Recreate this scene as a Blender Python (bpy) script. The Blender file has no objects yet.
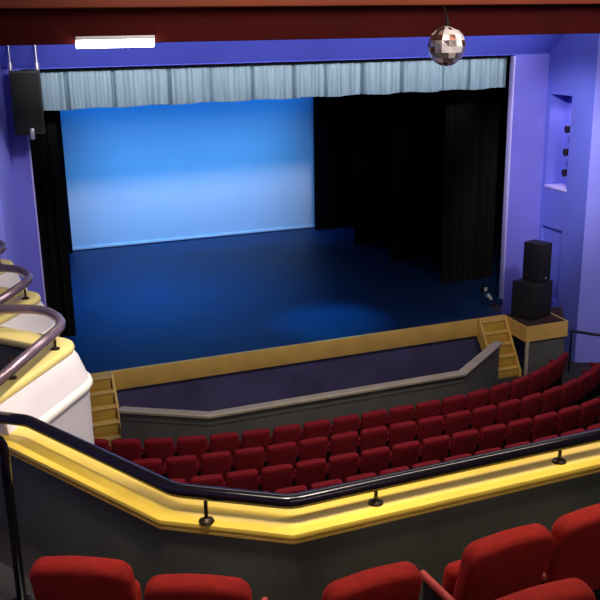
import bpy, bmesh, math, random
from math import sin, cos, pi, radians, hypot, atan2, sqrt
from mathutils import Vector, Matrix
random.seed(7)
C = bpy.context.scene.collection
CZ = 6.9                                   # eye height above the stalls floor

# ------------------------------------------------------------------ materials
def lin(c):
    return tuple(((v/255)/12.92 if v/255 <= .04045 else ((v/255+.055)/1.055)**2.4) for v in c)

def mat(name, rgb, rough=.6, vary=.15, scale=6, metal=0, spec=.5, bump=0, bscale=80, emit=0, stretch=None, sheen=0):
    m = bpy.data.materials.new(name); m.use_nodes = True
    nt = m.node_tree; b = nt.nodes['Principled BSDF']
    c = lin(rgb)
    tc = nt.nodes.new('ShaderNodeTexCoord')
    mp = nt.nodes.new('ShaderNodeMapping'); nt.links.new(tc.outputs['Object'], mp.inputs['Vector'])
    if stretch: mp.inputs['Scale'].default_value = stretch
    n = nt.nodes.new('ShaderNodeTexNoise'); n.inputs['Scale'].default_value = scale; n.inputs['Detail'].default_value = 5
    nt.links.new(mp.outputs['Vector'], n.inputs['Vector'])
    r = nt.nodes.new('ShaderNodeValToRGB')
    r.color_ramp.elements[0].position = .3; r.color_ramp.elements[1].position = .7
    r.color_ramp.elements[0].color = (*[v*(1-vary) for v in c], 1)
    r.color_ramp.elements[1].color = (*[min(1, v*(1+vary)) for v in c], 1)
    nt.links.new(n.outputs['Fac'], r.inputs['Fac'])
    nt.links.new(r.outputs['Color'], b.inputs['Base Color'])
    b.inputs['Roughness'].default_value = rough
    b.inputs['Metallic'].default_value = metal
    b.inputs['Specular IOR Level'].default_value = spec
    if sheen:
        b.inputs['Sheen Weight'].default_value = sheen; b.inputs['Sheen Roughness'].default_value = .4
        b.inputs['Sheen Tint'].default_value = (*[min(1, v*1.6+.02) for v in c], 1)
    if emit:
        nt.links.new(r.outputs['Color'], b.inputs['Emission Color']); b.inputs['Emission Strength'].default_value = emit
    if bump:
        n2 = nt.nodes.new('ShaderNodeTexNoise'); n2.inputs['Scale'].default_value = bscale
        nt.links.new(mp.outputs['Vector'], n2.inputs['Vector'])
        bp = nt.nodes.new('ShaderNodeBump'); bp.inputs['Strength'].default_value = bump; bp.inputs['Distance'].default_value = .01
        nt.links.new(n2.outputs['Fac'], bp.inputs['Height']); nt.links.new(bp.outputs['Normal'], b.inputs['Normal'])
    return m

M = dict(
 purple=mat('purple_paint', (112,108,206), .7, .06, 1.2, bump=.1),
 purple_lit=mat('purple_paint_lit', (136,136,236), .7, .05, 1.2, bump=.1),  # lighter copy of the purple, paints in light on the angled walls
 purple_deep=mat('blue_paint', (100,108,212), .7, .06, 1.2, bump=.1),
 cove=mat('blue_ceiling_paint', (76,84,196), .75, .1, .8),
 lilac_edge=mat('pale_lilac_edge', (185,175,235), .6, .05),
 maroon=mat('maroon_paint', (70,12,9), .85, .15, .7, spec=.15),
 rust=mat('rust_paint', (150,66,36), .6, .25, .5),
 ceil=mat('cream_ceiling', (150,120,100), .8, .08),
 black=mat('black_wall', (8,8,9), .95, .2, spec=.1),
 drape=mat('black_drape', (13,12,12), .98, .3, 3, spec=.05, stretch=(6,6,.4)),
 drape_char=mat('charcoal_drape', (27,26,24), .98, .3, 3, spec=.05, stretch=(6,6,.4)),
 pelmet=mat('pale_blue_satin', (142,168,180), .55, .12, 3, stretch=(5,5,.5)),
 screen=mat('white_screen_cloth', (235,238,245), .9, .02, 1, spec=.1),
 hem=mat('white_hem', (250,250,252), .8, .02),
 stage=mat('stage_vinyl', (16,42,78), .5, .2, 1.4, bump=.05, bscale=30, spec=.3),
 yellow=mat('yellow_gloss_paint', (242,206,84), .28, .1, 2.5, bump=.05, bscale=25),
 yellow_lit=mat('yellow_gloss_lit', (242,222,140), .3, .08, 2.5, bump=.05, bscale=25),  # paler copy of the yellow, strong light painted into the box cornices
 yellow_stage=mat('yellow_stage_paint', (222,178,92), .5, .1, 3),
 yellow_dull=mat('dull_yellow_paint', (196,158,70), .5, .12, 4),
 white=mat('white_paint', (226,218,222), .6, .05, 1.5),
 white_gloss=mat('white_gloss', (246,240,232), .4, .03, 1.5),
 dark=mat('dark_grey_green_paint', (88,89,81), .75, .15, 2, bump=.15, bscale=40),
 grey=mat('grey_barrier_paint', (92,90,86), .7, .12, 2),
 pitwall=mat('slate_violet_paint', (78,72,112), .7, .25, 1.2),
 pitfloor=mat('pit_floor', (44,40,78), .7, .2, 2),
 beige=mat('beige_cap', (186,172,150), .5, .1, 4),
 seat=mat('stalls_red_plush', (128,24,34), .9, .16, 14, sheen=.25, bump=.15, spec=.2),
 seat_fg=mat('balcony_red_plush', (150,32,27), .88, .14, 16, sheen=.35, bump=.2, bscale=160, spec=.2),
 seat_arm=mat('red_arm_pad', (170,62,58), .6, .1, 10),
 iron=mat('dark_iron', (40,34,34), .5, .2, 8, metal=.5),
 rail=mat('black_gloss_rail', (26,22,34), .16, .15, 5, metal=.3, spec=.7),
 rail_box=mat('bronze_rail_highlit', (150,128,142), .25, .15, 5, metal=.6, spec=.6),  # base lightened to carry pinkish highlights on dark satin metal
 flange=mat('dark_bronze', (58,46,30), .35, .2, 8, metal=.6),
 spk=mat('black_speaker_cabinet', (24,23,24), .6, .2, 8),
 grille=mat('black_grille', (17,17,17), .8, .4, 160),
 spk_hang=mat('olive_black_cabinet', (40,38,30), .65, .2, 8),
 silver=mat('silver_metal', (190,185,195), .35, .1, 6, metal=.6),
 carpet_red=mat('dark_maroon_carpet', (52,24,22), .95, .25, 30),
 carpet=mat('dark_carpet', (46,42,46), .95, .25, 40, bump=.2),
 lamp=mat('lit_tube', (255,246,240), .4, .01, emit=9),
 lamp_body=mat('white_enamel', (225,222,220), .4, .05),
 mirror=mat('mirror_tile', (240,214,206), .12, .35, 9, metal=.85),
 mirror_refl_dark=mat('mirror_tile_dark_reflection', (120,78,66), .2, .3, 9, metal=.7),
 mirror_refl_pale=mat('mirror_tile_pale_reflection', (250,232,228), .3, .1, 9, metal=.3),
 pale=mat('pale_grey_plastic', (190,186,184), .5, .1),
 sconce=mat('brown_metal', (110,70,52), .4, .15, metal=.4),
 cream=mat('cream_paint', (205,196,196), .6, .05),
)

# ------------------------------------------------------------------ helpers
def link(name, me, m, parent=None, smooth=True, ang=40):
    if isinstance(m, str): m = M[m]
    if isinstance(me, bmesh.types.BMesh):
        bm = me; me = bpy.data.meshes.new(name); bmesh.ops.recalc_face_normals(bm, faces=bm.faces)
        bm.to_mesh(me); bm.free()
    if smooth:
        for p in me.polygons: p.use_smooth = True
        try: me.set_sharp_from_angle(angle=radians(ang))
        except Exception: pass
    if not me.materials: me.materials.append(m)
    o = bpy.data.objects.new(name, me); C.objects.link(o)
    if parent: o.parent = parent
    return o

def struct(name, bm, m, **k):
    o = link(name, bm, m, **k); o['kind'] = 'structure'; return o

def tag(o, label, cat, group=None):
    o['label'] = label; o['category'] = cat
    if group: o['group'] = group
    return o

def thing(name, label, cat, loc=(0,0,0), rz=0, group=None):
    o = bpy.data.objects.new(name, None); C.objects.link(o)
    o.empty_display_size = .1; o.location = loc; o.rotation_euler = (0,0,rz)
    return tag(o, label, cat, group)

def dup(root, loc, rz, label, group=None):
    r = root.copy(); C.objects.link(r); r.location = loc; r.rotation_euler = (0,0,rz); r['label'] = label
    if group: r['group'] = group
    for ch in list(root.children):
        c = ch.copy(); C.objects.link(c); c.parent = r
        for g in ch.children:
            d = g.copy(); C.objects.link(d); d.parent = c
    return r

def BM(): return bmesh.new()

def box(bm, x0, x1, y0, y1, z0, z1, bevel=0, seg=2, mtx=None):
    vs = [bm.verts.new(v) for v in ((x0,y0,z0),(x1,y0,z0),(x1,y1,z0),(x0,y1,z0),(x0,y0,z1),(x1,y0,z1),(x1,y1,z1),(x0,y1,z1))]
    fs = [bm.faces.new([vs[i] for i in q]) for q in ((3,2,1,0),(4,5,6,7),(0,1,5,4),(1,2,6,5),(2,3,7,6),(3,0,4,7))]
    if bevel:
        es = list({e for f in fs for e in f.edges})
        g = bmesh.ops.bevel(bm, geom=es, offset=bevel, segments=seg, affect='EDGES', profile=.5)
        vs = list({v for f in g['faces'] for v in f.verts} | {v for v in vs if v.is_valid})
    if mtx: bmesh.ops.transform(bm, matrix=mtx, verts=[v for v in vs if v.is_valid])
    return bm

def prism(bm, pts, z0, z1):
    a = [bm.verts.new((x,y,z0)) for x,y in pts]; b = [bm.verts.new((x,y,z1)) for x,y in pts]
    n = len(pts)
    bm.faces.new(a[::-1]); bm.faces.new(b)
    for i in range(n): bm.faces.new((a[i], a[(i+1)%n], b[(i+1)%n], b[i]))
    return bm

def quadstrip(bm, rows):                    # rows of equal-length point lists
    g = [[bm.verts.new(p) for p in r] for r in rows]
    for i in range(len(g)-1):
        for j in range(len(g[0])-1):
            bm.faces.new((g[i][j], g[i][j+1], g[i+1][j+1], g[i+1][j]))
    return bm

def sweep(bm, path, prof):
    """closed cross-section prof [(offset to the right of travel, z)] mitred along a 2D path"""
    n = len(path); rings = []
    for i,(x,y) in enumerate(path):
        d = []
        if i > 0: d.append((x-path[i-1][0], y-path[i-1][1]))
        if i < n-1: d.append((path[i+1][0]-x, path[i+1][1]-y))
        d = [(a/hypot(a,b), b/hypot(a,b)) for a,b in d]
        ns = [(b,-a) for a,b in d]
        if len(ns) == 2:
            sx, sy = ns[0][0]+ns[1][0], ns[0][1]+ns[1][1]; q = 1+ns[0][0]*ns[1][0]+ns[0][1]*ns[1][1]
            m = (sx/q, sy/q)
        else: m = ns[0]
        rings.append([bm.verts.new((x+m[0]*o, y+m[1]*o, z)) for o,z in prof])
    k = len(prof)
    for i in range(n-1):
        for j in range(k):
            bm.faces.new((rings[i][j], rings[i][(j+1)%k], rings[i+1][(j+1)%k], rings[i+1][j]))
    bm.faces.new(rings[0][::-1]); bm.faces.new(rings[-1])
    return bm

def soften(path, r, n=5):                   # round the corners of a 3D polyline
    P = [Vector(p) for p in path]; out = [P[0]]
    for i in range(1, len(P)-1):
        a, b, c = P[i-1], P[i], P[i+1]
        ra = min(r, (a-b).length*.45, (c-b).length*.45)
        p, q = b+(a-b).normalized()*ra, b+(c-b).normalized()*ra
        for t in range(n+1):
            t /= n; out.append(p*(1-t)**2 + b*2*t*(1-t) + q*t*t)
    out.append(P[-1]); return out

def tube(bm, path, r, seg=12):
    P = [Vector(p) for p in path]; rings = []; up = None
    for i,p in enumerate(P):
        t = ((P[i+1]-p).normalized() if i < len(P)-1 else Vector()) + ((p-P[i-1]).normalized() if i else Vector())
        t.normalize()
        if up is None:
            up = Vector((0,0,1)) if abs(t.z) < .9 else Vector((1,0,0))
        s = t.cross(up).normalized(); up = s.cross(t).normalized()
        rr = r(i/(len(P)-1)) if callable(r) else r
        rings.append([bm.verts.new(p + (s*cos(2*pi*k/seg) + up*sin(2*pi*k/seg))*rr) for k in range(seg)])
    for i in range(len(P)-1):
        for k in range(seg):
            bm.faces.new((rings[i][k], rings[i][(k+1)%seg], rings[i+1][(k+1)%seg], rings[i+1][k]))
    bm.faces.new(rings[0][::-1]); bm.faces.new(rings[-1])
    return bm

def lathe(bm, prof, seg=20, at=(0,0,0)):    # prof [(r,z)] bottom to top
    rings = [[bm.verts.new((at[0]+r*cos(2*pi*k/seg), at[1]+r*sin(2*pi*k/seg), at[2]+z)) for k in range(seg)] for r,z in prof]
    for i in range(len(prof)-1):
        for k in range(seg):
            bm.faces.new((rings[i][k], rings[i][(k+1)%seg], rings[i+1][(k+1)%seg], rings[i+1][k]))
    bm.faces.new(rings[0][::-1]); bm.faces.new(rings[-1])
    return bm

def slab(bm, wt, wb, h, t, rc, bev, mtx=None, n=5, dome=0, seg=3, crown=0):
    """upright cushion: outline in xz (base z=0, widths wb -> wt, rounded top corners), thickness t in y, softened rims"""
    def outline(d):
        r = max(rc-d, .012); w = wt/2-d; hh = h-d; v = wb/2-d
        pts = [(-v, d), (v, d)]
        for q in (.3, .6): pts.append((v+(w-v)*q, d+(hh-r-d)*q))
        for k in range(n+1):
            a = (pi/2)*k/n; pts.append((w-r+r*cos(a), hh-r+r*sin(a)))
        for k in range(1, 8):                       # gently arched top edge
            q = k/8; pts.append(((w-r)*(1-2*q), hh+dome*sin(pi*q)))
        for k in range(n+1):
            a = pi/2+(pi/2)*k/n; pts.append((-w+r+r*cos(a), hh-r+r*sin(a)))
        for q in (.6, .3): pts.append((-v-(w-v)*q, d+(hh-r-d)*q))
        return pts
    prof = []
    m = 2*seg
    for k in range(seg+1):
        a = (pi/2)*k/seg; prof.append((-t/2+bev*(1-sin(a)), bev*(1-cos(pi/2-a))))
    prof = [(-t/2+bev*(1-cos(pi/2*k/seg)), bev*(1-sin(pi/2*k/seg))) for k in range(seg+1)]
    prof = prof + [(-y, d) for y,d in prof[::-1]]
    rings = [[bm.verts.new((x, y, z)) for x,z in outline(d)] for y,d in prof]
    k = len(rings[0])
    for a,b in zip(rings, rings[1:]):
        for i in range(k): bm.faces.new((a[i], a[(i+1)%k], b[(i+1)%k], b[i]))
    for ring,sg in ((rings[0],-1),(rings[-1],1)):   # padded faces, slightly proud in the middle
        cx = sum(v.co.x for v in ring)/k; cz = sum(v.co.z for v in ring)/k
        inner = [bm.verts.new((cx+(v.co.x-cx)*.6, v.co.y+sg*crown*.8, cz+(v.co.z-cz)*.6)) for v in ring]
        for i in range(k): bm.faces.new((ring[i], ring[(i+1)%k], inner[(i+1)%k], inner[i]))
        c = bm.verts.new((cx, ring[0].co.y+sg*crown, cz))
        for i in range(k): bm.faces.new((inner[i], inner[(i+1)%k], c))
    if mtx: bmesh.ops.transform(bm, matrix=mtx, verts=bm.verts)
    return bm

def T(x=0,y=0,z=0): return Matrix.Translation((x,y,z))
def RX(a): return Matrix.Rotation(radians(a), 4, 'X')

# ------------------------------------------------------------------ camera
pitch, yaw, roll, FPX = radians(16.7), radians(20.6), radians(1.0), 897
fw = Vector((sin(yaw)*cos(pitch), cos(yaw)*cos(pitch), -sin(pitch)))
r0 = Vector((cos(yaw), -sin(yaw), 0)); u0 = r0.cross(fw)
rt = r0*cos(roll) - u0*sin(roll); up = u0*cos(roll) + r0*sin(roll)
cd = bpy.data.cameras.new('camera'); cam = bpy.data.objects.new('camera', cd); C.objects.link(cam)
mw = Matrix((rt, up, -fw)).transposed().to_4x4(); mw.translation = (0,0,CZ); cam.matrix_world = mw
cd.sensor_width = 36; cd.lens = FPX/600*36; cd.clip_start = .05; cd.clip_end = 200
bpy.context.scene.camera = cam

# ------------------------------------------------------------------ shell of the house
ZS = CZ-5.8                                # stage level 1.1 m
b = BM(); quadstrip(b, [[(-3,-4,1.28),(14,-4,1.28)],[(-3,12.4,0),(14,12.4,0)],[(-3,15.32,0),(14,15.32,0)]])
struct('floor', b, 'carpet', smooth=False)

YP, XL, XR = 16.3, 1.15, 10.96             # proscenium plane and opening
ZT = CZ-.55                                # soffit of the opening
b = BM(); box(b, .85, XL, YP, YP+.12, 0, ZT); struct('wall_proscenium_left', b, 'purple', smooth=False)
b = BM(); box(b, XR, 11.8, YP, YP+.12, 0, ZT); struct('wall_proscenium_right', b, 'purple', smooth=False)
b = BM(); box(b, .85, 11.8, YP, YP+.45, ZT, ZT+2.5); struct('wall_proscenium_header', b, 'cove', smooth=False)
b = BM(); box(b, XL-.001, XL+.035, YP-.02, YP+.13, ZS, ZT-.02, .012); struct('trim_1', b, 'lilac_edge')
b = BM(); box(b, XR-.04, XR+.001, YP-.02, YP+.13, ZS, ZT-.02, .012); struct('trim_2', b, 'lilac_edge')

# right reveal with its lit niche and the blind recess below it (wall with two holes, plane x = 11.8)
def holed_wall(bm, x, y0, y1, z0, z1, holes, depth):
    ys = sorted({y0,y1,*[h[0] for h in holes],*[h[1] for h in holes]}); zs = sorted({z0,z1,*[h[2] for h in holes],*[h[3] for h in holes]})
    V = {}
    def v(a,c,d=0):
        k = (round(a,4),round(c,4),round(d,4))
        if k not in V: V[k] = bm.verts.new((x+d,a,c))
        return V[k]
    for i in range(len(ys)-1):
        for j in range(len(zs)-1):
            cy, cz = (ys[i]+ys[i+1])/2, (zs[j]+zs[j+1])/2
            d = 0
            if any(h[0]<cy<h[1] and h[2]<cz<h[3] for h in holes): continue
            bm.faces.new((v(ys[i],zs[j]),v(ys[i+1],zs[j]),v(ys[i+1],zs[j+1]),v(ys[i],zs[j+1])))
    for h,d in zip(holes, depth):
        a0,a1,c0,c1 = h
        yy = [a for a in ys if a0-1e-6<=a<=a1+1e-6]; zz = [c for c in zs if c0-1e-6<=c<=c1+1e-6]
        for p,q in zip(yy,yy[1:]):
            for c in (c0,c1): bm.faces.new((v(p,c),v(q,c),v(q,c,d),v(p,c,d)))
        for p,q in zip(zz,zz[1:]):
            for a in (a0,a1): bm.faces.new((v(a,p),v(a,q),v(a,q,d),v(a,p,d)))
        for p,q in zip(yy,yy[1:]):
            for s,t in zip(zz,zz[1:]): bm.faces.new((v(p,s,d),v(q,s,d),v(q,t,d),v(p,t,d)))
NI = (15.46,16.18,CZ-3.28,CZ-1.36); RE = (15.48,16.2,CZ-5.75,CZ-4.17)
b = BM(); holed_wall(b, 11.8, 14.77, YP+.01, 0, CZ+1.8, [NI,RE], [.42,.05])
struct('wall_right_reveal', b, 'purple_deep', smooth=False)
b = BM(); box(b, 11.785, 12.2, NI[0]-.02, NI[1]+.02, NI[2]-.05, NI[2]+.004, .006); struct('trim_3', b, 'lilac_edge')  # pale colour stands in for light falling on the niche sill
b = BM(); quadstrip(b, [[(11.8,14.77,0),(11.8,14.77,CZ+2.2)],[(13.3,14.15,0),(13.3,14.15,CZ+2.2)],[(13.3,-4,0),(13.3,-4,CZ+2.2)]])
struct('wall_right', b, 'purple_lit', smooth=False)
b = BM(); quadstrip(b, [[(.85,YP,0),(.85,YP,CZ+2.2)],[(.55,14.9,0),(.55,14.9,CZ+2.2)],[(-1.6,13.2,0),(-1.6,13.2,CZ+2.2)],[(-1.6,-4,0),(-1.6,-4,CZ+2.2)]])
struct('wall_left', b, 'purple_lit', smooth=False)
b = BM(); quadstrip(b, [[(-1.6,-4,0),(-1.6,-4,CZ+2.2)],[(13.3,-4,0),(13.3,-4,CZ+2.2)]]); struct('wall_back', b, 'cream', smooth=False)
# ceiling: flat over the house, sloped blue cove down to the proscenium
b = BM(); quadstrip(b, [[(-2,-4,CZ+2.1),(14,-4,CZ+2.1)],[(-2,12.4,CZ+1.5),(14,12.4,CZ+1.5)],[(-2,13.9,CZ+1.5),(14,13.9,CZ+1.5)]]); struct('ceiling', b, 'ceil', smooth=False)
b = BM(); quadstrip(b, [[(-2,13.9,CZ+1.5),(14,13.9,CZ+1.5)],[(-2,YP+.02,ZT),(14,YP+.02,ZT)]]); struct('ceiling_cove', b, 'cove', smooth=False)
# maroon bulkhead across the house
b = BM(); box(b, -1.6, 13.3, 11.5, 12.4, CZ-.11, CZ+1.52, .015); struct('wall_bulkhead', b, 'maroon')
b = BM(); box(b, -1.6, 13.3, 11.3, 11.5, CZ+.30, CZ+.62, .03); struct('trim_4', b, 'rust')

# ------------------------------------------------------------------ stage house
b = BM(); quadstrip(b, [[(-2.5,27,ZS-.1),(-2.5,27,CZ+3.5)],[(15,27,ZS-.1),(15,27,CZ+3.5)]]); struct('wall_stage_back', b, 'black', smooth=False)
b = BM(); quadstrip(b, [[(-2.5,YP+.45,ZS-.1),(-2.5,YP+.45,CZ+3.5)],[(-2.5,27,ZS-.1),(-2.5,27,CZ+3.5)]]); struct('wall_stage_left', b, 'black', smooth=False)
b = BM(); quadstrip(b, [[(15,YP+.45,ZS-.1),(15,YP+.45,CZ+3.5)],[(15,27,ZS-.1),(15,27,CZ+3.5)]]); struct('wall_stage_right', b, 'black', smooth=False)
b = BM(); quadstrip(b, [[(-2.5,YP+.4,CZ+3.5),(15,YP+.4,CZ+3.5)],[(-2.5,27,CZ+3.5),(15,27,CZ+3.5)]]); struct('ceiling_stage', b, 'black', smooth=False)
b = BM(); quadstrip(b, [[(-2.5,YP+.46,0),(-2.5,YP+.46,CZ+3.5)],[.85 and (.85,YP+.46,0),(.85,YP+.46,CZ+3.5)]]); struct('wall_stage_front_left', b, 'black', smooth=False)
b = BM(); quadstrip(b, [[(11.8,YP+.46,0),(11.8,YP+.46,CZ+3.5)],[(15,YP+.46,0),(15,YP+.46,CZ+3.5)]]); struct('wall_stage_front_right', b, 'black', smooth=False)
b = BM(); prism(b, [(.8,15.34),(10.36,15.34),(10.36,16.32),(11.79,16.32),(11.79,16.76),(14.9,16.76),(14.9,26.95),(-2.45,26.95),(-2.45,16.76),(.8,16.76)], ZS-.12, ZS)
struct('floor_stage', b, 'stage', smooth=False)
b = BM(); box(b, .8, 10.36, 15.27, 15.345, ZS-.36, ZS+.008, .012); struct('trim_5', b, 'yellow_stage')
b = BM(); box(b, .8, 11.78, 15.345, 15.42, 0, ZS-.11); struct('wall_stage_front', b, 'pitwall', smooth=False)
b = BM(); prism(b, [(2.2,14.15),(3.45,13.42),(8.15,13.42),(9.6,14.5),(9.7,15.3),(2.2,15.3)], .003, .03); struct('floor_pit', b, 'pitfloor', smooth=False)

def curtain(x0, x1, y, z0, z1, amp, per, seed, dy=0, flare=0):
    rnd = random.Random(seed); ph = [rnd.uniform(0,6.3) for _ in range(4)]
    nx = max(24, int(abs(x1-x0)/.025)); rows = []
    for k in range(6):
        t = k/5; z = z0+(z1-z0)*t; row = []
        for i in range(nx+1):
            s = i/nx; x = x0+(x1-x0)*s; w = x*2*pi/per
            d = amp*(sin(w+ph[0]+.6*sin(w*.37+ph[1])) + .45*sin(1.9*w+ph[2]+.8*t) + .25*sin(.43*w+ph[3]))*(1.15-.25*t)
            row.append((x+.3*amp*cos(w+ph[0]), y+dy*s+d, z))
        rows.append(row)
    return quadstrip(BM(), rows)

def drape(x0, x1, y, label, m, seed, name='leg_curtain', grp='black stage leg curtains', z1=CZ+.6, dy=0):
    o = link(name, curtain(x0, x1, y, ZS+.015, z1, .055, .24, seed, dy), m, ang=180)
    return tag(o, label, 'curtain', grp)
drape(10.36, 11.75, 18.0, 'charcoal leg curtain on the right of the stage, nearest the audience', 'drape_char', 1)
drape(10.2, 12.2, 20.3, 'black leg curtain on the right side, second back from the proscenium', 'drape', 2)
drape(10.15, 12.4, 22.6, 'black leg curtain on the right side, third back, near the screen', 'drape', 3)
drape(9.86, 12.6, 24.75, 'black leg curtain at the back right, overlapping the edge of the blue screen', 'drape', 4)
drape(.2, 1.78, 17.6, 'black leg curtain on the left of the stage, nearest the audience', 'drape_char', 5)
drape(-.2, 1.98, 20.0, 'black leg curtain on the left side, second back from the proscenium', 'drape', 6)
drape(-.4, 2.28, 22.4, 'black leg curtain on the left side, third back, nearer the screen', 'drape', 7)
drape(-.4, 2.66, 24.8, 'black leg curtain at the back left, beside the edge of the blue screen', 'drape', 8)

# projection / cyclorama cloth
cy = thing('stage_screen', 'large blue-lit plain screen hanging across the back of the stage', 'screen', (6.3,25.15,ZS))
b = BM(); quadstrip(b, [[(2.5-6.3,0,.08),(9.98-6.3,0,.08)],[(2.5-6.3,0,5.6),(9.98-6.3,0,5.6)]]); link('cloth', b, 'screen', cy, smooth=False)
b = BM(); box(b, 2.5-6.3, 9.98-6.3, -.02, .02, .02, .1, .008); o = link('hem', b, 'hem', cy); o['label'] = 'thin white bottom hem'

# pelmet (pleated valance) hanging in the proscenium opening
rnd = random.Random(11)
seams = []; x = 1.15
while x < 11:
    seams.append(x); x += rnd.uniform(.55, 1.05)
def pelmet_bm():
    nx = 900; rows = []
    xa, xb = 1.16, 10.98
    for k in range(5):
        t = k/4; row = []
        for i in range(nx+1):
            x = xa+(xb-xa)*i/nx
            d = .028*sin(x*19+1.7*sin(x*1.9))*(.5+.5*sin(x*.9+1)**2) + .02*sin(x*41+2*sin(x*2.7)) + .02*sin(x*5.3)
            for s in seams:                         # deep closed pleats between widths
                q = abs(x-s)
                if q < .04: d += .13*(1-q/.04)
            z1, z0 = ZT-.03, CZ-1.27+.05*(x-1.15)/9.7+.012*sin(x*6)
            row.append((x, YP+.3+d*(1.05-.35*t), z0+(z1-z0)*t))
        rows.append(row)
    return quadstrip(BM(), rows)
pv = thing('stage_pelmet', 'pale blue-grey pleated pelmet hanging across the top of the stage opening', 'curtain', (0,0,0))
link('valance', pelmet_bm(), 'pelmet', pv, ang=60)
b = BM(); box(b, 1.16, 10.98, YP+.14, YP+.32, ZT-.05, ZT-.005, .01); o = link('curtain_track', b, 'black', pv); o['label'] = 'dark track along the top'

# ------------------------------------------------------------------ stage steps
def steps(label, x0, x1, n, run, m):
    t = thing('stage_steps', label, 'steps', ((x0+x1)/2, 15.27, 0))
    w = (x1-x0)/2; rise = ZS/(n)
    for k in range(n):
        z = ZS-rise*(k+1)+rise if k == 0 else ZS-rise*k
        z -= .012
        b = BM(); box(b, -w, w, -run*(k+1)-.02, -run*k, z-.04, z, .01); link('tread', b, m, t)
        b = BM(); box(b, -w+.02, w-.02, -run*k-run+.0, -run*k-run+.02, max(.0,z-rise), z-.03, .004); link('riser', b, 'yellow_dull', t)  # duller yellow paints in the shade on the risers
    for s in (-1, 1):
        b = BM()
        X0, X1 = (w, w+.045) if s > 0 else (-w-.045, -w)
        pts = [(0.0,ZS+.0),(0,ZS-.34),(-run*n+.02,0),(-run*n-.06,0),(-run*n-.06,.12),(-.08,ZS+.02)]
        a = [b.verts.new((X0,y,z)) for y,z in pts]; c = [b.verts.new((X1,y,z)) for y,z in pts]
        b.faces.new(a); b.faces.new(c[::-1])
        for i in range(len(pts)): b.faces.new((a[i],a[(i+1)%len(pts)],c[(i+1)%len(pts)],c[i]))
        link('stringer', b, m, t)
    return t
steps('yellow wooden steps leading up to the left end of the stage front', 1.62, 2.08, 5, .165, 'yellow_stage')
steps('yellow wooden steps leading up to the right end of the stage beside the loudspeaker platform', 9.70, 10.26, 5, .135, 'yellow_stage')

# ------------------------------------------------------------------ loudspeaker platform, right
t = thing('speaker_platform', 'low corner platform with dark carpet top and yellow edge, right of the stage', 'platform', (10.8,14.9,0))
P = [(10.36,15.33),(10.32,14.46),(11.27,14.46),(11.3,15.33)]
Q = [(x-10.8,y-14.9) for x,y in P]
b = BM(); prism(b, [(Q[0][0]+.02,Q[0][1]),(Q[1][0]+.02,Q[1][1]+.02),(Q[2][0]-.02,Q[2][1]+.02),(.985,Q[3][1]),], ZS-.06, ZS-.001); link('deck', b, 'carpet_red', t, smooth=False)
b = BM(); sweep(b, [Q[0],Q[1],Q[2],Q[3]], [(0,ZS-.32),(.03,ZS-.32),(.03,ZS+.005),(0,ZS+.005)]); link('fascia', b, 'yellow_stage', t)
b = BM(); sweep(b, [Q[1],Q[2]], [(-.04,.0),(-.01,.0),(-.01,ZS-.31),(-.04,ZS-.31)]); link('front_panel', b, 'grey', t)
b = BM(); box(b, Q[1][0]-.0, Q[1][0]+.06, Q[1][1]-.03, Q[1][1]+.03, 0, ZS-.3, .008); o = link('corner_post', b, 'beige', t); o['label'] = 'pale corner post'

def cabinet(name, label, w, d, h, loc, rz, badge=False, horn=True):
    t = thing(name, label, 'loudspeaker', loc, rz)
    b = BM(); box(b, -w/2, w/2, -d/2, d/2, 0, h, .02, 3); link('cabinet', b, 'spk', t)
    b = BM(); box(b, -w/2+.03, w/2-.03, -d/2-.012, -d/2+.01, .05, h-.04, .01); link('grille', b, 'grille', t)
    if badge:
        b = BM(); box(b, -.025, .025, -d/2-.02, -d/2-.008, .06, .1, .004); o = link('badge', b, 'silver', t); o['label'] = 'small silver badge'
    for s in (-1, 1):
        b = BM(); box(b, s*w/2-.008, s*w/2+.008, -.06, .06, h*.55, h*.55+.05, .006); link('handle', b, 'iron', t)
    return t
cabinet('subwoofer', 'squat black bass loudspeaker standing on the platform under the taller cabinet', .64, .55, .76, (10.83,15.07,ZS), radians(18))
cabinet('loudspeaker', 'black loudspeaker cabinet stacked on the bass cabinet beside the right proscenium', .36, .45, .80, (10.93,15.1,ZS+.761), radians(18), badge=True)

# handrail from platform along the right wall
t = thing('wall_handrail', 'dark handrail running from the loudspeaker platform to the right wall', 'handrail', (11.34,14.38,CZ-6.0))
b = BM(); tube(b, soften([(0,0,0),(.55,-.68,0),(1.2,-1.5,0)], .1), .03); link('rail', b, 'rail', t)
for q in (.02, 1.0):
    b = BM(); tube(b, [(.55*q,-.68*q,-.9),(.55*q,-.68*q,0)], .02); link('post', b, 'rail', t)

# small items at the stage corner
t = thing('microphone_stand', 'short black microphone stand with pale head at the right front corner of the stage', 'microphone stand', (10.52,15.95,ZS))
b = BM(); lathe(b, [(.09,0),(.09,.012),(.02,.025),(.012,.03)]); link('base', b, 'iron', t)
b = BM(); tube(b, [(0,0,.02),(-.04,.02,.1),(-.09,.05,.17)], .012); link('stem', b, 'iron', t)
b = BM(); tube(b, [(-.07,.04,.14),(-.1,.055,.19),(-.15,.08,.25)], lambda s: .028+.02*s); link('microphone_head', b, 'pale', t)
t = thing('floor_lantern', 'tiny pale-fronted stage lamp on the floor below the right curtain', 'stage lamp', (10.9,17.0,ZS), radians(20))
b = BM(); box(b, -.07, .07, -.05, .05, 0, .12, .02); link('housing', b, 'iron', t)
b = BM(); box(b, -.055, .055, -.06, -.045, .02, .11, .012); link('lens', b, 'pale', t)

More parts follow.
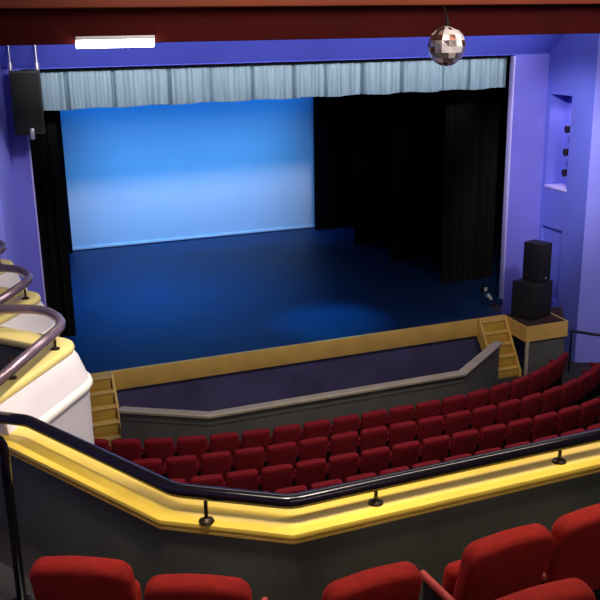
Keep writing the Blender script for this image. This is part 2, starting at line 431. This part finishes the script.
# dark heads on a pipe, added for the jamb shadows in the niche
t = thing('jamb_shadow_pipe', 'dark vertical pipe added for the jamb shadow in the right wall niche', 'pipe', (12.02,15.56,NI[2]+.005))
b = BM(); tube(b, [(0,0,0),(0,0,1.9)], .025); link('pipe', b, 'iron', t)
for z,w in ((.35,'lowest on the niche pipe, just above its sill'),(.78,'middle one on the niche pipe'),(1.25,'highest on the niche pipe')):
    l = thing('jamb_shadow_head', 'small dark shape added for jamb shadow, '+w, 'stage lamp', (11.94,15.58,NI[2]+z), 0, None)
    b = BM(); tube(b, [(.03,0,0),(-.13,.02,-.02)], lambda s: .06+.02*s, 14); link('housing', b, 'iron', l)
    b = BM(); box(b, .02, .06, -.02, .02, -.03, .03, .005); link('clamp', b, 'iron', l)

# wall uplighter high on the right wall
px, py = 12.35, 14.5
t = thing('wall_uplighter', 'brown wall uplighter high on the right side wall', 'wall light', (px,py,CZ-1.7), radians(-22))
b = BM(); lathe(b, [(.03,0),(.07,.05),(.11,.16),(.115,.2),(.1,.2)], at=(0,-.03,0)); link('shade', b, 'sconce', t)
b = BM(); box(b, -.04, .04, -.0, .07, .02, .16, .01); link('bracket', b, 'sconce', t)

# hanging loudspeaker, left
t = thing('hanging_loudspeaker', 'dark loudspeaker hung on two pale cables left of the stage opening', 'loudspeaker', (1.17,15.75,CZ-1.58), radians(-6))
b = BM(); box(b, -.24, .24, -.2, .2, 0, 1.03, .02, 3, mtx=RX(-4)); link('cabinet', b, 'spk_hang', t)
b = BM(); box(b, -.215, .215, -.225, -.19, .04, .99, .01, mtx=RX(-4)); link('grille', b, 'grille', t)
for s in (-1, 1):
    b = BM(); tube(b, [(s*.21,.02,1.02),(s*.21,.02,1.85)], .016); link('cable', b, 'silver', t)
    b = BM(); tube(b, [(s*.21,-.04,.93),(s*.21,.02,1.06),(s*.21,.02,1.16)], .035); link('shackle', b, 'silver', t)
b = BM(); box(b, .0, .07, -.26, -.2, -.06, .12, .015); link('bracket', b, 'silver', t)

# tube lamp and mirror ball under the bulkhead
t = thing('tube_light', 'bright white fluorescent tube light fixed under the maroon bulkhead', 'light', (1.95,11.42,CZ-.12))
b = BM(); box(b, -.48, .48, -.06, .08, .055, .10, .012); link('housing', b, 'lamp_body', t)
b = BM(); tube(b, [(-.47,0,.01),(-.4,0,.01),(.4,0,.01),(.47,0,.01)], .05, 16); link('diffuser', b, 'lamp', t)
t = thing('mirror_ball', 'pinkish faceted mirror ball hanging in front of the maroon bulkhead', 'mirror ball', (6.42,11.2,CZ-.235))
b = BM(); bmesh.ops.create_uvsphere(b, u_segments=16, v_segments=10, radius=.262)
rb = random.Random(5)
for v in b.verts:                            # every mirror tile sits at its own slight angle
    v.co *= 1+rb.uniform(-.02,.02)
o = link('ball', b, 'mirror', t, smooth=False)
o.data.materials.append(M['mirror_refl_dark']); o.data.materials.append(M['mirror_refl_pale'])
for p in o.data.polygons: p.material_index = rb.choice((0,0,1,1,2,2,2))  # random tile colours paint in reflections of beam and lamps
b = BM(); tube(b, [(0,0,.26),(0,0,.36)], .03); link('motor', b, 'iron', t)
b = BM(); tube(b, [(0,0,.35),(0,.1,.5),(0,.2,.62)], .012); link('hanging_rod', b, 'iron', t)

# ------------------------------------------------------------------ orchestra pit barrier
t = thing('pit_barrier', 'low grey barrier with beige cap rail in front of the stage', 'barrier', (0,0,0))
PB = [(2.05,14.19),(3.39,13.38),(8.19,13.38),(9.72,14.55)]
zc = CZ-6.05
b = BM(); sweep(b, PB, [(-.03,0),(.03,0),(.03,zc-.05),(-.03,zc-.05)]); link('panel', b, 'grey', t)
b = BM(); sweep(b, PB, [(-.085,zc-.06),(.085,zc-.06),(.09,zc-.02),(.075,zc),(-.075,zc),(-.09,zc-.02)]); link('cap_rail', b, 'beige', t)
b = BM(); sweep(b, PB, [(.03,zc-.2),(.045,zc-.2),(.045,zc-.16),(.03,zc-.16)]); link('moulding', b, 'grey', t)

# ------------------------------------------------------------------ stalls seats
def make_seat(name, label, cat, seat_m, detail, group):
    """origin on the floor under the seat, faces +y; hinged tip-up seat, folded"""
    t = thing(name, label, cat, (0,0,0), 0, group)
    rec = 14 if detail else 12
    mt = T(0,-.02,.36) @ RX(rec)
    if detail:
        link('backrest', slab(BM(), .505, .50, .57, .125, .085, .048, mt, 8, .012, 5, .008), seat_m, t, ang=180)
    else:
        link('backrest', slab(BM(), .455, .43, .515, .10, .05, .03, mt, 3, .006, 2, .006), seat_m, t, ang=180)
    link('seat_cushion', slab(BM(), .43, .42, .38, .10, .05, .04, T(0,.12,.29) @ RX(8), 3, 0, 2, .004), seat_m, t, ang=180)
    for s in (-1, 1):
        x = s*(.262 if detail else .236)
        w = .02 if detail else .013
        zz = .06 if detail else 0; a = BM(); box(a, x-w, x+w, -.10, .24, .585-zz, .635-zz, .02, 3); link('armrest', a, 'seat_arm' if detail else seat_m, t)
        b = BM(); box(b, x-.012, x+.012, -.06, .2, 0, .59-zz, .008); link('standard', b, 'iron', t)
    return t
def floor_z(y): return max(0, .078*(12.4-y))
words = 'first second third fourth fifth sixth seventh eighth ninth tenth eleventh twelfth thirteenth fourteenth fifteenth sixteenth seventeenth eighteenth nineteenth twentieth twenty-first twenty-second twenty-third'.split()
rowname = ['front row by the pit barrier', 'second row from the stage', 'third row from the stage', 'fourth row from the stage']
rowdef = [(12.36,.0080,.0122,1.5,10.45),(11.68,.0062,.0100,1.62,10.95),(10.90,.0050,.0075,1.75,11.0),(10.12,.0045,.006,3.15,10.6)]
proto = None
for k,(y0,cl,cr,xa,xb) in enumerate(rowdef):
    def Y(x): return y0 + (cl if x < 6 else cr)*abs(x-6)**3
    xs = []; x = xa
    while x < xb:
        xs.append(x); sl = (Y(x+.01)-Y(x-.01))/.02; x += .505/sqrt(1+sl*sl)
    for i,x in enumerate(xs):
        sl = (Y(x+.01)-Y(x-.01))/.02
        lab = 'red plush stalls seat, %s from left, %s' % (words[i], rowname[k])
        y = Y(x)+.10; loc = (x, y, floor_z(y)); g = 'stalls seats, '+rowname[k]
        if proto is None:
            proto = make_seat('theatre_seat', lab, 'seat', 'seat', False, g); proto.location = loc; proto.rotation_euler = (0,0,math.atan(sl))
        else:
            dup(proto, loc, math.atan(sl), lab, g)

# ------------------------------------------------------------------ balcony
ZL = CZ-2.925                                 # balcony ledge top
LI = [(-.30,7.2),(.03,6.6),(.91,5.01),(1.63,4.52),(3.96,4.57),(11.6,4.72),(13.25,4.75)]   # inner edge, left to right
LIr = [(-.17,6.96)]+LI[1:]
# travel left to right: right-hand offsets point to the camera side, so outward offsets are negative
t = thing('balcony_parapet', 'balcony parapet with broad glossy yellow ledge in front of the nearest red seats', 'parapet', (0,0,0))
b = BM(); sweep(b, LIr, [(-.33,ZL-.06),(-.33,ZL-.012),(-.318,ZL),(-.02,ZL),(-.003,ZL-.008),(.0,ZL-.02),(0,ZL-.032),(-.014,ZL-.04),(-.014,ZL-.05),(-.3,ZL-.05)])
link('ledge', b, 'yellow', t, ang=50)
b = BM(); sweep(b, LIr, [(-.28,ZL-.05),(-.012,ZL-.05),(-.003,ZL-.056),(-.003,ZL-.072),(-.02,ZL-.08),(-.28,ZL-.08)]); o = link('moulding', b, 'yellow_dull', t, ang=50)
b = BM(); sweep(b, LIr, [(-.2,ZL-1.1),(-.03,ZL-1.1),(-.03,ZL-.078),(-.2,ZL-.078)]); o = link('inner_panel', b, 'dark', t); o['label'] = 'dark grey-green panel facing the seats'
b = BM(); sweep(b, LIr, [(-.3,ZL-1.3),(-.2,ZL-1.3),(-.2,ZL-.06),(-.3,ZL-.06)]); o = link('outer_panel', b, 'white', t); o['label'] = 'white panel facing the stage'

# handrail above the ledge
zr = CZ-2.785; KS = .975
t = thing('balcony_handrail', 'long black handrail carried on short posts above the yellow balcony ledge', 'handrail', (0,0,0))
RP = [(.05,6.90),(.26,6.735),(1.06,5.22),(1.71,4.775),(4.0,4.82),(13.2,5.0)]
b = BM(); tube(b, soften([(x*KS,y*KS,zr) for x,y in RP], .06), .047, 16); link('rail', b, 'rail', t, ang=180)
for x,y in ((1.21,4.99),(2.31,4.787),(3.78,4.815),(5.25,4.845),(6.7,4.872),(8.2,4.9)):
    x *= KS; y *= KS
    b = BM(); tube(b, [(x,y,ZL+.005),(x,y,zr)], .013, 10); p = link('post', b, 'rail', t)
    b = BM(); lathe(b, [(.048,0),(.05,.006),(.046,.014),(.03,.02),(.018,.03)], 20, (x,y,ZL)); link('flange', b, 'flange', p)

# slips: sawtooth side boxes along the left wall
def side_box(label, rlabel, off, leg, name='side_box'):
    zc = CZ-2.64; ox, oy = off
    d = Vector((.575,.818)); e = Vector((-.66,.75))
    cx, cyy = .84+ox, 7.88+oy                                        # sharp outer corner before rounding
    a = (cx-d.x*leg, cyy-d.y*leg); c = (cx+e.x*1.25, cyy+e.y*1.25)
    pts = soften([(a[0],a[1],0),(cx,cyy,0),(c[0],c[1],0)], .24, 8)
    path = [(p.x,p.y) for p in pts]
    t = thing(name, label, 'balcony box', (0,0,0), 0, 'side boxes on the left wall')
    b = BM(); sweep(b, path, [(-.26,zc-.06),(-.26,zc-.01),(-.25,zc),(-.03,zc),(.0,zc-.01),(.012,zc-.04),(.0,zc-.07),(-.05,zc-.08),(-.24,zc-.08)]); link('cornice', b, 'yellow_lit', t, ang=50)
    b = BM(); sweep(b, path, [(-.22,zc-1.0),(-.19,zc-1.0),(-.19,zc-.1),(-.22,zc-.1)]); o = link('inner_panel', b, 'dark', t); o['label'] = 'dark inner side of the parapet'
    b = BM(); sweep(b, path, [(-.19,.0),(.105,.0),(.105,zc-.40),(.115,zc-.36),(.095,zc-.30),(.06,zc-.2),(.035,zc-.13),(.0,zc-.075),(-.19,zc-.075)]); o = link('front_panel', b, 'white', t, ang=50)
    o['label'] = 'white moulded front'
    b = BM(); sweep(b, path, [(.06,zc-.42),(.125,zc-.42),(.145,zc-.385),(.13,zc-.345),(.06,zc-.31)]); link('moulding', b, 'white_gloss', t, ang=60)
    r = thing('box_handrail', rlabel, 'handrail', (0,0,0), 0, 'handrails of the left side boxes')
    ins = .1; k = leg-1.48
    q = soften([(-.02-d.x*k+ox,6.45-d.y*k+oy,0),(.72+ox,7.84+oy,0),(.57+ox,8.36+oy,0),(.15+ox,8.53+oy,0),(-.25+ox,8.72+oy,0)], .26, 8)
    zb = CZ-2.45
    b = BM(); tube(b, [(p.x,p.y,zb) for p in q], .044, 14); link('rail', b, 'rail_box', r, ang=180)
    for f in (.3, .8):
        x = a[0]-d.y*ins+d.x*leg*f; y = a[1]+d.x*ins+d.y*leg*f
        b = BM(); tube(b, [(x,y,zc),(x,y,zb)], .011, 8); p = link('post', b, 'flange', r)
        b = BM(); lathe(b, [(.04,0),(.038,.012),(.014,.02)], 16, (x,y,zc)); link('flange', b, 'flange', p)
    # floor slab of the box
    b = BM(); prism(b, [(a[0]-.3,a[1]+.2),(cx-d.x*.2-d.y*.21,cyy-d.y*.2+d.x*.15),(c[0],c[1]-.25),(-1.58,c[1]-.25),(-1.58,a[1]+.2)], zc-1.0, zc-.85); o = link('floor_slab', b, 'carpet', t, smooth=False)
side_box('white-fronted side box with yellow rounded top, nearest the balcony on the left', 'bronze handrail around the nearest left side box, largest in view', (0,0), 1.40)
side_box('second side box along the left wall, beyond the nearest one', 'bronze handrail on the second left side box, between the other two', (-.13,1.72), 1.25)
side_box('farthest side box on the left wall, nearest the stage', 'bronze handrail on the farthest left side box, nearest the stage', (-.30,3.35), 1.25)

# balcony stepping
def pl(bm, pts, z0, z1): return prism(bm, pts, z0, z1)
b = BM(); prism(b, [(-1.6,-4),(13.3,-4),(13.3,4.9),(1.75,4.75),(1.05,5.2),(.1,6.75),(-1.6,6.75)], CZ-4.05, CZ-3.75); struct('floor_balcony_aisle', b, 'carpet', smooth=False)
b = BM(); prism(b, [(-1.59,-3.9),(13.2,-3.9),(13.2,4.05),(1.46,3.98),(.47,4.66),(-.35,6.0),(-1.59,6.0)], CZ-3.76, CZ-3.3); struct('floor_balcony_front_row', b, 'carpet', smooth=False)
b = BM(); prism(b, [(-1.58,-3.8),(13.1,-3.8),(13.1,2.85),(1.2,2.85),(.3,3.3),(-.3,4.3),(-1.58,4.3)], CZ-3.31, CZ-2.9); struct('floor_balcony_second_row', b, 'carpet', smooth=False)
b = BM(); prism(b, [(-1.57,-3.7),(13,-3.7),(13,1.85),(-1.57,1.85)], CZ-2.91, CZ-2.5); struct('floor_balcony_third_row', b, 'carpet', smooth=False)
b = BM(); prism(b, [(-1.56,-3.6),(12.9,-3.6),(12.9,.8),(-1.56,.8)], CZ-2.51, CZ-1.75); struct('floor_balcony_cross_aisle', b, 'carpet', smooth=False)

# foreground seats: (centre of the backrest top, rotation)
fg = [((.31,3.89),-27,-2.43,'red plush balcony seat at the far left, beside the black post'),
      ((.80,3.56),-26,-2.45,'red plush balcony seat second from left, facing the bend in the yellow ledge'),
      ((1.58,3.28),3,-2.445,'red plush balcony seat in the bottom middle of the photo, right of the wide gap'),
      ((2.32,3.28),4,-2.41,'red plush balcony seat right of the middle one, whole top edge in view'),
      ((2.86,3.30),3,-2.4,'red plush balcony seat at the right edge, cut off by the photo side'),
      ((1.81,2.36),2,-2.02,'red plush balcony seat one row back, only its top showing at bottom right')]
pf = None
for (x,y),rz,z,lab in fg:
    a = radians(rz); oy = .155                       # the top of the reclined back lies behind the seat's origin
    loc = (x-sin(a)*oy, y+cos(a)*oy, CZ+z-.9)
    if pf is None:
        pf = make_seat('plush_chair', lab, 'seat', 'seat_fg', True, 'red balcony seats in the foreground'); pf.location = loc; pf.rotation_euler = (0,0,a)
    else: dup(pf, loc, a, lab)

# black handrail post at far left
t = thing('aisle_handrail', 'black upright handrail post at the lower left edge beside the red seats', 'handrail', (.045,5.0,CZ-3.3))
b = BM(); tube(b, soften([(0,0,0),(0,0,1.13),(-.9,-.1,1.13)], .12), .03); link('post', b, 'rail', t, ang=180)
b = BM(); lathe(b, [(.07,0),(.068,.012),(.03,.02)]); link('base_plate', b, 'rail', t)

# ------------------------------------------------------------------ light
def area(name, loc, target, w, h, power, col, spread=180):
    d = bpy.data.lights.new(name, 'AREA'); d.shape = 'RECTANGLE'; d.size = w; d.size_y = h; d.energy = power; d.color = col
    d.spread = radians(spread)
    o = bpy.data.objects.new(name, d); C.objects.link(o); o.location = loc
    v = Vector(target)-Vector(loc); o.rotation_euler = v.to_track_quat('-Z','Y').to_euler(); return o
def spot(name, loc, target, power, col, ang=40, blend=.6, r=.1):
    d = bpy.data.lights.new(name, 'SPOT'); d.energy = power; d.color = col; d.spot_size = radians(ang); d.spot_blend = blend; d.shadow_soft_size = r
    o = bpy.data.objects.new(name, d); C.objects.link(o); o.location = loc
    v = Vector(target)-Vector(loc); o.rotation_euler = v.to_track_quat('-Z','Y').to_euler(); return o
WARM = (1,.88,.70); NEU = (1,.93,.86)
# balcony downlights in the ceiling
area('balcony_lights', (3.0,4.3,CZ+1.55), (3.0,4.1,CZ-3), 7, .6, 170, WARM, 150)
area('balcony_rear_fill', (2.5,-2.6,CZ+1.3), (2.5,4.6,CZ-3.2), 6, .8, 48, (1,.93,.85), 140)  # unseen fill added behind the viewpoint for seat backs and parapet
spot('balcony_spot_left', (1.0,3.9,CZ+1.5), (1.3,5.1,CZ-3), 400, WARM, 46, .9, .3)
spot('balcony_spot_mid', (3.1,3.7,CZ+1.5), (3.0,4.8,CZ-3), 400, WARM, 46, .9, .3)
spot('box_spot', (2.6,6.2,CZ+1.4), (.6,7.2,CZ-3.2), 850, (1,.92,.86), 46, .8, .15)
# stalls
area('stalls_lights', (6,9.0,CZ+1.2), (6,11,0), 9, 2, 260, NEU, 150)
# unseen fill lamps added to brighten pelmet, cove and proscenium walls
area('front_fill', (6.2,12.5,CZ+.1), (6.2,16.6,CZ-.55), 10, .3, 66, (.97,.95,1), 44)
spot('pier_fill_right', (8.6,12.55,CZ+.2), (12.0,15.9,CZ-2.9), 1000, (.96,.94,1), 46, .8, .2)
spot('pier_fill_left', (2.6,12.55,CZ+.2), (.4,16.2,CZ-3.4), 420, (.96,.94,1), 36, .8, .2)
spot('wall_wash_right', (9.5,9.0,CZ+1.2), (12.6,14.6,CZ-3.5), 700, (.96,.95,1), 50, .9, .2)  # unseen lamp added to brighten the right side wall
spot('reveal_wash', (9.6,13.2,CZ+.7), (11.9,15.6,CZ-.6), 110, (.95,.95,1), 70, .9, .2)
spot('uplight', (px-.03,py-.06,CZ-1.45), (px-.15,py-.1,CZ+2), 40, WARM, 110, .8, .05)
area('niche_light', (11.95,15.85,NI[3]-.06), (12.02,15.8,NI[2]), .2, .3, 3, (1,.7,.75), 120)
# stage: blue cyc battens above the screen, washes and one pool at the front
area('cyc_top', (6.2,24.4,CZ-.9), (6.2,25.2,CZ-1.7), 7.4, .2, 42, (0,.22,1), 130)
area('cyc_wash', (6.2,22.0,CZ+.6), (6.2,25.2,CZ-5.5), 6.5, .3, 100, (.085,.40,1), 50)
area('stage_wash', (3.6,20.0,CZ+.9), (3.6,20.2,ZS), 3, 5, 210, (0,.36,1), 70)
spot('stage_pool', (7.2,18.4,CZ+.6), (6.8,16.5,ZS), 2200, (0,.38,1), 26, 1, .1)

w = bpy.data.worlds.new('world'); bpy.context.scene.world = w; w.use_nodes = True
w.node_tree.nodes['Background'].inputs['Color'].default_value = (.5,.5,.6,1); w.node_tree.nodes['Background'].inputs['Strength'].default_value = .02
bpy.context.scene.view_settings.view_transform = 'Standard'
